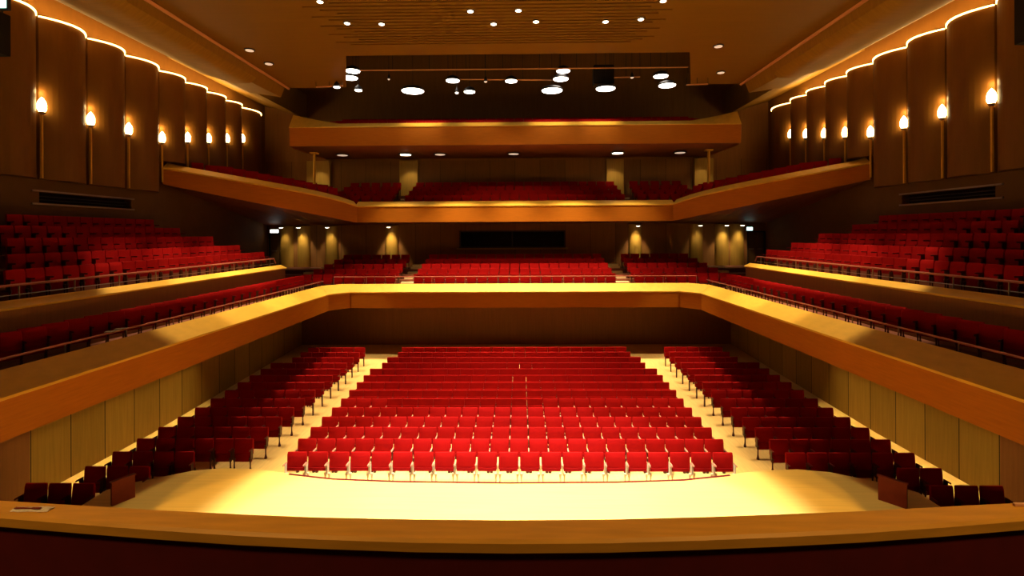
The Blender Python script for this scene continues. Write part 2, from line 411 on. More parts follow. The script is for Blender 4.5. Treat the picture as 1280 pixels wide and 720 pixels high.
# lights under the edge of the tier (fixtures)
# raised side terraces
TR = [(12.2, 4.81), (13.0, 5.16), (13.8, 5.58), (14.6, 5.95), (15.4, 6.31)]      # seat-back line, floor height
TEND = [25.15, 24.4, 23.6, 22.5, 22.0]
for s in (-1, 1):
    O = Vector((s*13.5, 18, 3.6))
    t = empty('seating_terrace', O)
    tag(t, f'raised stepped seating terrace with wooden parapet along the {side(s)} side', 'terrace')
    b = MB(); b.box(*sorted((s*11.2-O.x, s*11.36-O.x)), -2-18, 25.3-18, -.02, 4.84-3.6); b.build('parapet', M['panel_dark'], t)
    b = MB()
    b.sweep([[Vector((s*11.16, y, 4.84))-O, Vector((s*11.16, y, 4.88))-O, Vector((s*11.46, y, 5.02))-O, Vector((s*11.52, y, 5.0))-O, Vector((s*11.52, y, 4.78))-O, Vector((s*11.3, y, 4.78))-O] for y in (-2, 24.9, 25.25, 25.4)])
    b.build('ledge', M['coping'], t)
    b = MB()
    xs = [11.5]+[a_+.28 for a_, z_ in TR[:-1]]+[15.98]
    for i, (xa, z_) in enumerate(TR):
        b.box(*sorted((s*xs[i]-O.x, s*xs[i+1]-O.x)), -20, TEND[i]+.5-18, -.02, z_-3.6)
    b.build('steps', M['under'], t)
    r = empty('handrail', (s*11.62, 18, 4.81)); tag(r, f'slim reddish metal handrail on posts along the {side(s)} raised terrace edge', 'handrail')
    b = MB(); b.tube([(0, y-18, .53) for y in (-2, 10, 20, 25.0)]+[(0, 7.2, .3)], .03, 8); b.build('top_rail', M['railpaint'], r)
    b = MB(); b.tube([(0, y-18, .30) for y in (-2, 10, 20, 25.0)], .012, 6); b.build('lower_rail', M['steel'], r)
    y = 12.2
    while y < 25.2:
        b = MB(); b.tube([(0, y-18, 0), (0, y-18, .53)], .018, 6); b.build('post', M['steel'], r); y += 1.55
    # low rail on the first tier edge
    r = empty('handrail', (s*9.8, 18, 3.6)); tag(r, f'low reddish rail in front of the {side(s)} side balcony seats', 'handrail')
    b = MB(); b.tube([(0, y-18, .50) for y in (-2, 10, 20, 26.6)], .025, 8); b.build('top_rail', M['railpaint'], r)
    y = 6.
    while y < 26.7:
        b = MB(); b.tube([(0, y-18, 0), (0, y-18, .5)], .015, 6); b.build('post', M['steel'], r); y += 1.8
r = empty('handrail', (0, 26.95, 3.5)); tag(r, 'slim red rail across the front of the rear first balcony seats', 'handrail')
b = MB(); b.tube([(x, 0, .78) for x in (-9.4, -5, 0, 5, 9.4)], .025, 8); b.build('top_rail', M['railpaint'], r)
for q in range(12):
    x = -9.4+18.8*q/11
    b = MB(); b.tube([(x, 0, 0), (x, 0, .78)], .015, 6); b.build('post', M['steel'], r)

# ------------------------------------------------------------------ middle balcony with rising wings
O2 = Vector((0, 29, 7.17))
bal2 = empty('balcony', O2); tag(bal2, 'middle curved wooden balcony with wings rising towards both side walls', 'balcony')
cen = [(-8.9, 29.0), (-4.5, 29.0), (0, 29.0), (4.5, 29.0), (8.9, 29.0)]
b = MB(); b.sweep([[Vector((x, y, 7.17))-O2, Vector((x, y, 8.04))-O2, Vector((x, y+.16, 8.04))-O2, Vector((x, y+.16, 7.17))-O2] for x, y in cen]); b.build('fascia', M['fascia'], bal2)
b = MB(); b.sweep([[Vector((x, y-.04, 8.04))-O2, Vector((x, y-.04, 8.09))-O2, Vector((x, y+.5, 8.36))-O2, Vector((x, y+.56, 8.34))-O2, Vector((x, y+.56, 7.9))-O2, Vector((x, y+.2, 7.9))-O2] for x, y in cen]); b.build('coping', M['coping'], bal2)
b = MB(); b.box(-9.0, 9.0, .05, YB-29, 0, .15); b.build('underside', M['under'], bal2)
b = MB(); b.box(-9.0, 9.0, .6, YB-29, .16, .72); b.build('deck', M['under'], bal2)
def wing_pt(t):     # plan position along the wing
    x = 8.85+7.15*t
    y = 29.0-5.5*t - .25*math.sin(pi*t)
    return x, y
for s in (-1, 1):
    fa = []; cp = []; un = []; dk = []
    for k in range(13):
        t = k/12
        x, y = wing_pt(t)
        nx, ny = .61, .79                      # outward, away from hall
        zb = 7.17+1.66*t; zc = 8.30-.26*(1-t)**8+1.24*t; zt = zc+.33
        P = lambda d, z: Vector((s*min(x+nx*d, 16.0), y+ny*d, z))-O2
        e0 = -.05*(1-t)
        fa.append([P(-.08, zb), P(-.10, zc), P(.14, zc), P(.14, zb)])
        cp.append([P(-.16, zc), P(-.16, zc+.05), P(.42, zt), P(.48, zt-.03), P(.48, zc-.1), P(.1, zc-.1)])
        x2 = min(x, 16.0)
        un.append([P(.0, zb+.02), Vector((s*x2, YB, 7.0+.1))-O2, Vector((s*x2, YB, 7.3))-O2, P(.0, zb+.2)])
        zd = zt-.5
        dk.append([P(.46, zd-.4), Vector((s*x2, max(YB-.1, y+.5), zd-.4))-O2, Vector((s*x2, max(YB-.1, y+.5), zd))-O2, P(.46, zd)])
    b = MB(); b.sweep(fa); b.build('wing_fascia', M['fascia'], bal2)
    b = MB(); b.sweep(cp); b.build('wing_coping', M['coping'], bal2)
    b = MB(); b.sweep(un); b.build('wing_underside', M['under'], bal2)
    b = MB(); b.sweep(dk); b.build('wing_deck', M['under'], bal2)

# ------------------------------------------------------------------ top balcony
O3 = Vector((0, 28, 11.3))
bal3 = empty('balcony', O3); tag(bal3, 'top straight wooden balcony box with flared ends, nearest the ceiling', 'balcony')
def z3(x):
    a_ = max(0, (abs(x)-9.6)/2.8)
    return .0+.55*a_**1.2
xs3 = [-12.15, -11.4, -10.5, -9.6, -5, 0, 5, 9.6, 10.5, 11.4, 12.15]
fa = []; cp = []
for x in xs3:
    z = z3(x)
    fa.append([Vector((x, 0, 0)), Vector((x, -.05, .98)), Vector((x, .2, .98)), Vector((x, .2, 0))])
    cp.append([Vector((x, -.08, .98)), Vector((x, -.08, 1.02)), Vector((x, .45, 1.30+z)), Vector((x, .52, 1.28+z)), Vector((x, .52, .9)), Vector((x, .2, .9))])
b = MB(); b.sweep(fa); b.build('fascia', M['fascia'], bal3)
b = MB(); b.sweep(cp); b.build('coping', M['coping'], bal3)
for s in (-1, 1):                               # faceted end caps
    b = MB(); z = z3(12.15)
    pr = [(0, 0, 0), (0, -.05, .98), (0, .5, 1.30+z), (.35, .75, .95), (.16, .9, 0)]
    vs = [Vector((s*(12.15+p[0]), p[1], p[2])) for p in pr]
    back = [Vector((s*12.15, 5.2, 0)), Vector((s*12.15, 5.2, 1.0))]
    vs += back
    b.add(vs, [(0, 1, 3, 4), (1, 2, 3), (4, 3, 6, 5), (2, 6, 3), (0, 4, 5), (0, 5, 6, 2, 1)])
    b.build('end_cap', M['fascia'], bal3)
b = MB()
b.sweep([[Vector((x, .02, -.02)), Vector((x, YB-28, .05)), Vector((x, YB-28, .5)), Vector((x, .02, .1))] for x in (-12.14, 12.14)]); b.build('underside', M['under'], bal3)
b = MB(); b.box(-12.1, 12.1, .5, YB-28, .52, .75); b.build('deck', M['under'], bal3)
# slim posts under the top balcony
for s, px in ((-1, 393), (1, 886)):
    p0 = at(px, 236 if s < 0 else 228, 30.0)
    e = empty('column', (p0.x, 30.0, 8.7)); tag(e, f'slim pale metal post under the {side(s)} end of the top balcony', 'column')
    b = MB(); b.tube([(0, 0, 0), (0, 0, 2.5)], .07, 10); b.build('shaft', M['coping'], e, smooth=True)
    b = MB(); b.box(-.2, .2, -.2, .2, 2.48, 2.56); b.build('cap', M['coping'], e)
    b = MB(); b.box(-.16, .16, -.16, .16, -.02, .05); b.build('base', M['coping'], e)

# half-round pilasters on the back wall, lit by downlights
def pilaster(px, z0, z1, r, mt, label, grp, Y=YB):
    x = at(px, 300, Y).x
    b = MB(); n = 12
    b.sweep([[(r*cos(pi+pi*k/n), r*.6*sin(pi+pi*k/n), z) for k in range(n+1)] for z in (0, z1-z0)])
    o = b.build('pilaster', mt, smooth=False); o.location = (x, Y, z0); tag(o, label, 'pilaster', grp)
    return x
def spot(loc_, target, e, ang, blend=.3, col=(1, .78, .42), size=.15, name='spot'):
    L = bpy.data.lights.new(name, 'SPOT'); L.energy = e; L.spot_size = R(ang); L.spot_blend = blend; L.color = col; L.shadow_soft_size = size
    o = bpy.data.objects.new(name, L); C.objects.link(o); o.location = loc_
    o.rotation_euler = (Vector(target)-Vector(loc_)).to_track_quat('-Z', 'Y').to_euler()
    return o
PW = [(359, 24), (380, 60), (415, 42), (490, 90), (794, 80), (870, 20), (902, 60), (921, 46)]
for i, (px, e_) in enumerate(PW):
    sd = 'left' if px < 640 else 'right'
    k = i+1 if px < 640 else 8-i
    x = pilaster(px, 4.42, 7.05, .42, M['panel'], f'rounded pilaster lit from above behind the first balcony, {nth(k)} in from the {sd} door', 'lit pilasters behind the first balcony')
    downlight((x, YB-.85, 6.98), .12, 'dot_glow', f'small downlight under the middle balcony over the {nth(k)} pilaster from the {sd} door', 'downlights under the middle balcony')
    spot((x, YB-.75, 6.9), (x, YB-.3, 5.6), e_*2.6, 66, .5, name='pilaster_spot')
for i, (px, w_, e_) in enumerate([(400, .75, 50), (512, .6, 55), (768, .55, 60), (878, .6, 40)]):
    x = at(px, 220, YB).x
    b = MB(); b.box(-w_, w_, -.3, 0, 0, 2.3); o = b.build('pilaster', M['panel'], bevel=.03); o.location = (x, YB, 8.9)
    tag(o, 'flat olive timber pier behind the second balcony, '+['far left beside the slim post', 'left of the centre seats', 'right of the centre seats', 'far right beside the slim post'][i], 'pilaster', 'timber piers behind the second balcony')
    spot((x+(.35 if px < 640 else -.35), YB-1.2, 11.15), (x, YB-.2, 9.0), e_*1.5, 60, .5, name='pier_spot')
for i, (px, py, g) in enumerate([(428, 188, 'dim_glow'), (507, 187, 'dot_glow'), (550, 184, 'dim_glow'), (642, 186, 'dim_glow'), (772, 185, 'dot_glow'), (850, 185, 'dim_glow')]):
    p = at(px, py+1, 31.0)
    downlight((p.x, p.y, 11.28+.0), .3 if g == 'dim_glow' else .32, g, 'flat round light under the top balcony, '+nth(i+1)+' from the left', 'lights under the top balcony')

# ------------------------------------------------------------------ stage
ctrl = [(-9.3, 11.9), (-8.9, 12.3), (-7.9, 12.9), (-7.2, 13.05), (-6.3, 12.98), (-5.4, 12.75), (-4.2, 12.5), (-2.6, 12.38), (0, 12.33), (2.6, 12.38), (4.2, 12.5), (5.4, 12.75), (6.3, 12.98), (7.2, 13.05), (7.9, 12.9), (8.9, 12.3), (9.3, 11.9)]
ZS = .6
st = empty('stage', (0, 10, 0)); tag(st, 'pale wooden stage floor with a wavy front edge before the stalls', 'stage')
b = MB(); top = [(x, y-10, ZS) for x, y in ctrl]+[(9.3, -9.5, ZS), (-9.3, -9.5, ZS)]
bot = [(x, y, ZS-.06) for x, y, z in top]
b.sweep([bot, top]); b.build('stage_deck', M['stage'], st)
b = MB(); low = [(x*.99, (y+10)*.995-10, 0) for x, y, z in top]; up = [(x*.99, (y+10)*.995-10, ZS-.06) for x, y, z in top]
b.sweep([low, up]); b.build('stage_riser', M['stage_edge'], st)
b = MB(); b.sweep([[(x, y-10-.07, ZS+.002), (x, y-10+.012, ZS+.002), (x, y-10+.012, ZS-.05), (x, y-10-.07, ZS-.002)] for x, y in ctrl[5:12]]); b.build('gap_shade', M['maroon'], st)  # dark strip standing in for the shaded gap along the stage front
for s, (P1, P2) in ((-1, ((139, 604, 11.2), (168, 598, 11.6))), (1, ((1134, 606, 11.2), (1098, 602, 11.6)))):
    p1, p2 = at(*P1), at(*P2); xa, ya, xb, yb_, zt = p1.x, p1.y, p2.x, p2.y, p1.z
    e = empty('modesty_panel', ((xa+xb)/2, (ya+yb_)/2, ZS)); tag(e, f'reddish-brown board standing at the {side(s)} stage corner before dark seats', 'panel')
    dx, dy = xb-xa, yb_-ya; a_ = math.atan2(dy, dx); l = math.hypot(dx, dy)/2
    T = Matrix.Rotation(a_, 4, 'Z')
    b = MB(); b.box(-l, l, -.03, .03, 0, zt-ZS, T=T); b.build('board', M['modesty'], e)
    b = MB(); b.box(-l-.02, l+.02, -.05, .05, zt-ZS, zt-ZS+.03, T=T); b.build('cap', M['modesty'], e)

# ------------------------------------------------------------------ near parapet before the camera
rail = empty('parapet', (0, 2.2, 4.0)); tag(rail, 'curved honey-wood parapet top over a dark maroon front, nearest of all', 'parapet')
Or = Vector((0, 2.2, 4.0))
def rp(px, py, z): return atz(px, py, z)
top_pts = [(-260, 606), (-140, 614), (0, 624), (100, 630), (200, 636), (300, 641), (400, 645), (520, 647.5), (640, 648.5), (760, 647.5), (880, 644.5), (980, 641), (1080, 637), (1180, 631.5), (1280, 626.5), (1420, 618), (1540, 610)]
bot_pts = [(-260, 618), (-140, 630), (0, 644.5), (100, 652.5), (200, 660), (300, 666.5), (400, 671), (520, 675), (640, 676.5), (760, 675.5), (880, 672), (980, 668), (1080, 663), (1180, 656), (1280, 648), (1420, 636), (1540, 625)]
zr = 5.25
rg = []; ft = []
for (ax, ay), (bx_, by_) in zip(top_pts, bot_pts):
    far = rp(ax, ay, zr)-Or; near = rp(bx_, by_, zr)-Or
    dz = Vector((0, 0, -.05))
    rg.append([near+Vector((0, 0, -.012)), near+Vector((0, .012, 0)), far+Vector((0, -.012, 0)), far+Vector((0, 0, -.012)), far+dz, near+dz])
    ft.append([near+Vector((0, .015, -.05)), far+Vector((0, -.02, -.05)), far+Vector((0, -.02, -2.2)), near+Vector((0, .015, -2.2))])
b = MB(); b.sweep(rg); b.build('handrail_cap', M['rail'], rail)
b = MB(); b.sweep(ft); b.build('front_panel', M['maroon'], rail)
p = atz(41, 637, zr)
e = empty('paper_scrap', (p.x, p.y, zr+.001)); tag(e, 'crumpled pale paper scrap lying on the near parapet, left end', 'paper')
b = MB(); n = 9; sc_ = .09
rings = []
for i in range(n):
    x = -.085+.17*i/(n-1)
    rings.append([(x, -.022+random.uniform(-.004, .004), .001), (x, -.006, .006+random.uniform(0, .008)), (x+.004, .010, .003+random.uniform(0, .007)), (x, .024+random.uniform(-.004, .004), .001), (x, .02, 0), (x, -.02, 0)])
b.sweep(rings); b.build('sheet', M['paper'], e)
b = MB(); b.box(-.075, .045, -.014, -.002, .010, .0125); b.build('dark_print', M['modesty'], e)
p = atz(1277, 632.5, zr)
b = MB(); b.box(-.035, .035, -.007, .007, 0, .012); o = b.build('rail_plate', M['edge'], bevel=.002); o.location = (p.x, p.y, zr+.001); tag(o, 'tiny reddish plate on the near parapet at the right picture edge', 'plate')

e = empty('paper_sheets', (-9.8, 12.75, 4.126)); tag(e, 'white paper sheets lying on the low rail of the left side balcony', 'paper')
for k in range(2):
    b = MB(); b.sweep([[(-.09, -.16+.3*k+t*.28, .002+.012*k+.01*sin(t*5)), (.09, -.16+.3*k+t*.28, .002+.012*k+.01*sin(t*5)), (.09, -.16+.3*k+t*.28, .008+.012*k+.01*sin(t*5)), (-.09, -.16+.3*k+t*.28, .008+.012*k+.01*sin(t*5))] for t in (0, .25, .5, .75, 1)])
    b.build('sheet', M['paper_white'], e)

# ------------------------------------------------------------------ hanging gear in the ceiling recess
YBAR = 25.2
for (x0, y0, x1, y1, yy, lb) in ((445, 88, 860, 84, 25.2, 'upper front bar'), (560, 99, 700, 100, 26.6, 'short lower middle bar'), (765, 97, 800, 96, 26.6, 'short lower right bar'), (395, 109, 428, 107, 26.0, 'short bar at the left end'), (858, 106, 885, 105, 26.0, 'short bar at the right end')):
    a_ = at(x0, y0, yy); c_ = at(x1, y1, yy)
    e = empty('lighting_bar', a_); tag(e, f'thin horizontal lighting bar hung in the dark ceiling recess, {lb}', 'lighting bar', 'lighting bars in the ceiling recess')
    b = MB(); b.tube([(0, 0, 0), c_-a_], .035, 8); b.build('pipe', M['edge'], e)
    b = MB(); nn = max(2, int((x1-x0)/45))
    for k in range(nn+1):
        q = (c_-a_)*(k/nn)
        b2 = MB(); b2.tube([q, (q.x, q.y, (18 if yy < 27.2 and abs((a_+q).x) < 7.9 else 14.2)-a_.z)], .012, 5); b2.build('hanger', M['iron'], e)
PL = [(441, 88, 18, 'white_glow', 25.2), (437, 96.5, 20, 'white_glow', 26.1), (448, 112, 9, 'white_glow', 26.2), (516, 113, 28, 'white_glow', 26.6), (566, 100, 17, 'white_glow', 26.2),
      (571, 115, 4, 'white_glow', 26.6), (587, 114, 14, 'white_glow', 26.6), (639, 100.5, 15, 'white_glow', 26.2), (704, 88, 17, 'white_glow', 25.6), (701, 98, 19, 'white_glow', 26.2), (690, 112.5, 26, 'white_glow', 26.6),
      (757, 110, 24, 'white_glow', 25.6), (826, 94.5, 18, 'white_glow', 26.0), (834, 106, 21, 'white_glow', 26.4), (421, 108, 8, 'white_glow', 25.9), (486, 98, 3, 'dim_glow', 26), (607, 101, 4, 'dim_glow', 26), (790, 96, 4, 'dim_glow', 26)]
rows = {}
for i, (px, py, wpx, g, yy) in enumerate(PL):
    p = at(px, py, yy); r_ = wpx/2*yy/F
    e = empty('pendant_light', p)
    near = 'in the dark ceiling recess'
    tag(e, f'{"large" if wpx > 22 else "small" if wpx > 12 else "tiny"} {"white" if g == "white_glow" else "dim"} round hanging lamp {near}, {nth(1+sorted(q[0] for q in PL).index(px))} from the left', 'pendant light', 'round lamps hanging in the ceiling recess')
    b = MB(); b.lathe(0, 0, [(r_, -.02), (r_*.95, -.06), (r_*.5, -.085), (.001, -.09)], 20); b.build('lens', M[g], e, smooth=True)
    b = MB(); b.lathe(0, 0, [(r_*1.04, -.03), (r_*1.06, .02), (r_*.9, .12), (r_*.3, .22), (.02, .25)], 20); b.build('shade', M['iron'], e, smooth=True)
    ztop = 18 if abs(p.x) < 8.2 and p.y > 22.3 else 14.2
    b = MB(); b.tube([(0, 0, .2), (0, 0, ztop-p.z)], .01, 5); b.build('cable', M['iron'], e)
a_ = at(741, 84, 26.3); c_ = at(766, 107, 26.3)
e = empty('loudspeaker', ((a_.x+c_.x)/2, 26.2, c_.z)); tag(e, 'black box loudspeaker hanging in the ceiling recess right of centre', 'loudspeaker')
hw = (c_.x-a_.x)/2; hh = a_.z-c_.z
b = MB(); b.box(-hw, hw, -.3, .3, 0, hh); b.build('cabinet', M['dark'], e, bevel=.03)
b = MB(); b.box(-hw*.9, hw*.9, -.32, -.3, hh*.06, hh*.94); b.build('grille', M['iron'], e)
for q in (-hw*.7, hw*.7):
    b = MB(); b.tube([(q, 0, hh), (q, 0, 18-c_.z)], .015, 6); b.build('hanger', M['iron'], e)
# black loudspeaker and screen at the picture's upper corners, fixed to the side walls
for s, (x0, y0, x1, y1) in ((-1, (-16, 15, 2, 67)), (1, (1279, -30, 1300, 52))):
    yy = 13.3
    a_ = at(x0, y0, yy); c_ = at(x1, y1, yy); hw = (c_.x-a_.x)/2; hh = a_.z-c_.z
    e = empty('loudspeaker', ((a_.x+c_.x)/2, yy, c_.z)); tag(e, f'black wall loudspeaker cut off by the {side(s)} picture edge', 'loudspeaker')
    b = MB(); b.box(-hw, hw, -.25, .25, 0, hh); b.build('cabinet', M['dark'], e, bevel=.02)
    b = MB(); b.box(-hw*.85, hw*.85, -.27, -.25, .05, hh-.05); b.build('grille', M['iron'], e)
    b = MB()
    for q in (-hw*.6, hw*.6): b.tube([(q, .1, hh), (q, .1, 14.0-c_.z)], .02, 6)
    b.build('hanger', M['iron'], e)
a_ = at(-20, -14, 13.2); c_ = at(8, 10, 13.2); hw = (c_.x-a_.x)/2; hh = a_.z-c_.z
e = empty('display_screen', ((a_.x+c_.x)/2, 13.2, c_.z)); tag(e, 'glowing pale teal screen corner at the top left picture corner', 'screen')
b = MB(); b.box(-hw-.04, hw+.04, 0, .08, -.04, hh+.04); b.build('screen_frame', M['iron'], e)
b = MB(); b.box(-hw, hw, -.01, 0, 0, hh); b.build('screen_face', M['screen'], e)
b = MB(); b.tube([(0, .05, hh), (0, .05, 14.0-c_.z)], .02, 6); b.build('hanger', M['iron'], e)

# ------------------------------------------------------------------ seats
def seat_back_mb(w=.508):
    b = MB(); n = 7; rings = []
    for k in range(n):                           # upright padded back with soft crown
        t = k/(n-1); z = .455+.405*t
        yb_ = .16+.02*t
        th = .08-.01*t
        ww = w/2
        if k == n-1: th *= .62; yb_ -= .008; z += .004; ww -= .008
        bulge = .012*sin(pi*t)
        r_ = []
        for (u, v) in ((-1, .3), (-.95, .06), (-.4, 0), (0, 0), (.4, 0), (.95, .06), (1, .3), (1, .8), (.93, 1), (0, 1.05), (-.93, 1), (-1, .8)):
            r_.append((u*ww, yb_-th+v*th-(bulge if v < .05 else 0), z))
        rings.append(r_)
    b.sweep(rings)
    return b
def cushion_mb(w=.47, z0=.42, hz=.075):
    b = MB(); rings = []
    for k in range(6):                           # tipped-up cushion, nearly flush with the back
        t = k/5; z = z0+hz*t; y = .05+.012*t
        th = (.03, .05, .055, .055, .045, .02)[k]
        rings.append([(-w/2, y+.012, z), (-w/2*.93, y, z), (0, y-.006, z), (w/2*.93, y, z), (w/2, y+.012, z), (w/2, y+th, z), (0, y+th, z), (-w/2, y+th, z)])
    b.sweep(rings); return b
def make_seat():
    e = empty('theatre_seat')
    o = seat_back_mb().build('backrest', M['velvet'], e, smooth=True)
    o = cushion_mb().build('seat', M['velvet2'], e, smooth=True)
    for q in (-1, 1):
        b = MB(); b.box(q*.2575-.007, q*.2575+.007, -.12, .10, .60, .64); b.build('armrest', M['arm_pale'], e, bevel=.006)
        b = MB()
        b.box(q*.2575-.007, q*.2575+.007, -.02, .10, .34, .60)
        b.lathe(q*.222, .03, [(.04, 0), (.042, .03), (.03, .07), (.018, .14), (.018, .26), (.034, .34), (.034, .38)], 10)
        b.build('leg', M['foot'], e)
    return e
proto = make_seat()
proto_parts = list(proto.children)
DARKLEG = {}; DARKARM = {}
tmp = cushion_mb(.47, .27, .20).build('seat', M['velvet2'], None, smooth=True); DEEP = tmp.data; bpy.data.objects.remove(tmp)
for ch in proto_parts:
    if ch.name.startswith('leg'):
        m2 = ch.data.copy(); m2.materials.clear(); m2.materials.append(M['foot_dark']); DARKLEG[ch.data.name] = m2
    if ch.name.startswith('armrest'):
        m2 = ch.data.copy(); m2.materials.clear(); m2.materials.append(M['arm']); DARKARM[ch.data.name] = m2
for ch in proto_parts: ch.select_set(False)
# merged stand-in geometry for the many small distant seats
def low_seat(b, T):
    def bx(x0, x1, y0, y1, z0, z1, mt, top=None):
        b.box(x0, x1, y0, y1, z0, z1, mt, T)
    bx(-.254, .254, .085, .17, .42, .64, M['velvet'])
    bx(-.254, .254, .115, .205, .64, .86, M['velvet'])
    bx(-.235, .235, .045, .085, .345, .475, M['velvet2'])
    for q in (-1, 1):
        bx(q*.2575-.007, q*.2575+.007, -.12, .10, .60, .64, M['arm'])
        bx(q*.23-.02, q*.23+.02, 0, .06, 0, .42, M['foot_dark'])
SEATS = []     # x, y, z, rot, label text pieces, group, visible height fraction
def row_label(n, total, row, rows_word, blk, fromword='from the left'):
    return n
def add_row(xs, y, z, rot, rown, blk, vis=.5, yfun=None):
    for i, x in enumerate(xs):
        yy = y if yfun is None else yfun(x)
        SEATS.append(dict(p=(x, yy, z if not callable(z) else z(yy)), r=rot, lab=f'red seat, {nth(i+1)} from left, {rown}, {blk[4:]}', grp='red seats in '+blk, vis=vis))
# centre stalls
Y0 = 13.25; PITCH = .86
counts = [21]+[22]*9+[21, 21, 20, 20]
for k, n in enumerate(counts):
    pw = .548 if k == 0 else .531
    y = Y0+PITCH*k
    xs = [-.0+(i-(n-1)/2)*pw for i in range(n)]
    rn = 'front row' if k == 0 else ('rearmost row' if k == len(counts)-1 else f'{nth(k+1)} row')
    add_row(xs, y, zfloor(y), 0, rn, 'the centre stalls block', vis=1 if k == 0 else .55)
# side stalls
for s in (-1, 1):
    for k in range(-2, 14):
        y = Y0+PITCH*k
        inner, outer = 6.9, 10.35
        if k == 0: inner = 8.0 if s < 0 else 6.55
        if k == 1 and s < 0: inner = 6.9
        if k == -1: inner = 8.7 if s < 0 else 8.95
        if k == -2: inner, outer = 9.3, 11.0
        if k >= 11: outer = 9.8
        n = int((outer-inner)/.55+.05)
        xs = sorted([s*(outer-.275-.55*i) for i in range(n)])
        rr = R(6)*s
        rn = 'row nearest the stage' if k == -2 else (f'{nth(k+3)} row from the stage')
        add_row(xs, y, zfloor(y), -rr*.0, rn, f'the {side(s)} stalls block', vis=.6)
# first tier side rows, facing inwards
for s in (-1, 1):
    y = 9.6; i = 0; ylist = []
    while y < 25.6: ylist.append(y); y += .585
    for j, y in enumerate(ylist):
        SEATS.append(dict(p=(s*10.45, y, 3.6), r=-s*R(62), lab=f'red seat facing inwards, {nth(len(ylist)-j)} from rear, {side(s)} balcony edge row', grp=f'red seats along the {side(s)} balcony edge', vis=.9))
    for i, (xa, zf) in enumerate(TR):
        y = TEND[i]-.3; j = 0
        while y > 10.2:
            j += 1
            if True:
                SEATS.append(dict(p=(s*(xa-.2), y, zf), r=-s*pi/2, lab=f'red seat, {nth(j)} from rear, {"lowest" if i == 0 else nth(i+1)+" lowest" if i < 4 else "topmost"} row of the {side(s)} raised terrace', grp=f'red seats on the {side(s)} raised terrace', vis=.5))
            y -= .532
# rear of the first tier
for k, (y, z) in enumerate([(27.6, 3.5), (28.5, 3.72), (29.4, 3.94), (30.3, 4.16), (31.2, 4.4)]):
    for (xa, xb, blk) in ((-11.4+.25*k, -6.35+.0*k, 'the rear left block of the first balcony'), (-5.4+.05*k, 5.4-.05*k, 'the rear centre block of the first balcony'), (6.35, 11.4-.25*k, 'the rear right block of the first balcony')):
        n = int((xb-xa)/.55); xs = [xa+.275+(xb-xa-.55)*i/(n-1) for i in range(n)]
        add_row(xs, y, z, 0, f'the {nth(k+1)} row', blk, .4)
for k, (y, z) in enumerate([(30.1, 7.9), (30.85, 8.22), (31.6, 8.54), (32.3, 8.86)]):
    for (xa, xb, blk) in ((-10.9+.2*k, -7.1, 'the left block of the second balcony'), (-6.4+.07*k, 6.4-.07*k, 'the centre block of the second balcony'), (7.1, 10.9-.2*k, 'the right block of the second balcony')):
        n = int((xb-xa)/.55); xs = [xa+.275+(xb-xa-.55)*i/(n-1) for i in range(n)]
        add_row(xs, y, z, 0, f'the {nth(k+1)} row', blk, .4)
for k, (y, z) in enumerate([(29.2, 12.05), (30.2, 12.3), (31.2, 12.6)]):
    n = 38; xs = [(i-(n-1)/2)*.55 for i in range(n)]
    add_row(xs, y, z, 0, f'the {nth(k+1)} row', 'the top balcony', .3)
for s in (-1, 1):
    for k in range(3):
        off = 1.0+.85*k
        m_ = 14-k
        for i in range(m_):
            t = .10+(.86)*i/(m_-1)*(1-.06*k)
            x, y = wing_pt(t)
            x += .61*off; y += .79*off
            if x > 15.5 or y > 32.9: continue
            zt = 8.30+1.24*t+.33-.5+.16*k
            SEATS.append(dict(p=(s*x, y, zt+.02), r=-s*R(38), lab='w', grp='w', vis=.3))
# risers carrying the stepped rows
def riser(name, boxes, mt, par):
    b = MB(); O = par.location
    for q in boxes: b.box(q[0]-O.x, q[1]-O.x, q[2]-O.y, q[3]-O.y, q[4]-O.z, q[5]-O.z)
    return b.build(name, mt, par)
riser('seating_steps', [(-15.9, 15.9, 28.05+.9*(k-1), YB-.03, 3.6, z) for k, (y, z) in enumerate([(27.6, 3.5), (28.5, 3.72), (29.4, 3.94), (30.3, 4.16), (31.2, 4.4)]) if z > 3.6], M['under'], bal)
riser('seating_steps', [(-8.9, 8.9, 30.5+.75*(k-1), YB-.32, 7.9, z) for k, (y, z) in enumerate([(30.1, 7.9), (30.85, 8.22), (31.6, 8.54), (32.3, 8.86)]) if k], M['under'], bal2)
riser('seating_steps', [(-12, 12, 29.7+(k-1), YB-.03, 12.0, z) for k, (y, z) in enumerate([(29.2, 12.05), (30.2, 12.3), (31.2, 12.6)]) if k], M['under'], bal3)
# pale aisle steps of both rear balconies
def aisle(x, w_, ys_, par):
    O = par.location
    for (y, z) in ys_:
        b = MB(); b.box(x-w_-O.x, x+w_-O.x, y-O.y, y-O.y+.42, z-.16-O.z, z-O.z); b.build('aisle_step', M['tread'], par)
for s in (-1, 1):
    aisle(s*5.88, .4, [(27.65+.9*k, 3.62+.22*k) for k in range(4)]+[(31.2, 4.52), (31.7, 4.62)], bal)
    aisle(s*6.72, .26, [(30.2+.37*k, 8.02+.16*k) for k in range(6)], bal2)
    aisle(s*11.9, .5, [(27.9+.8*k, 3.75+.18*k) for k in range(5)], bal)

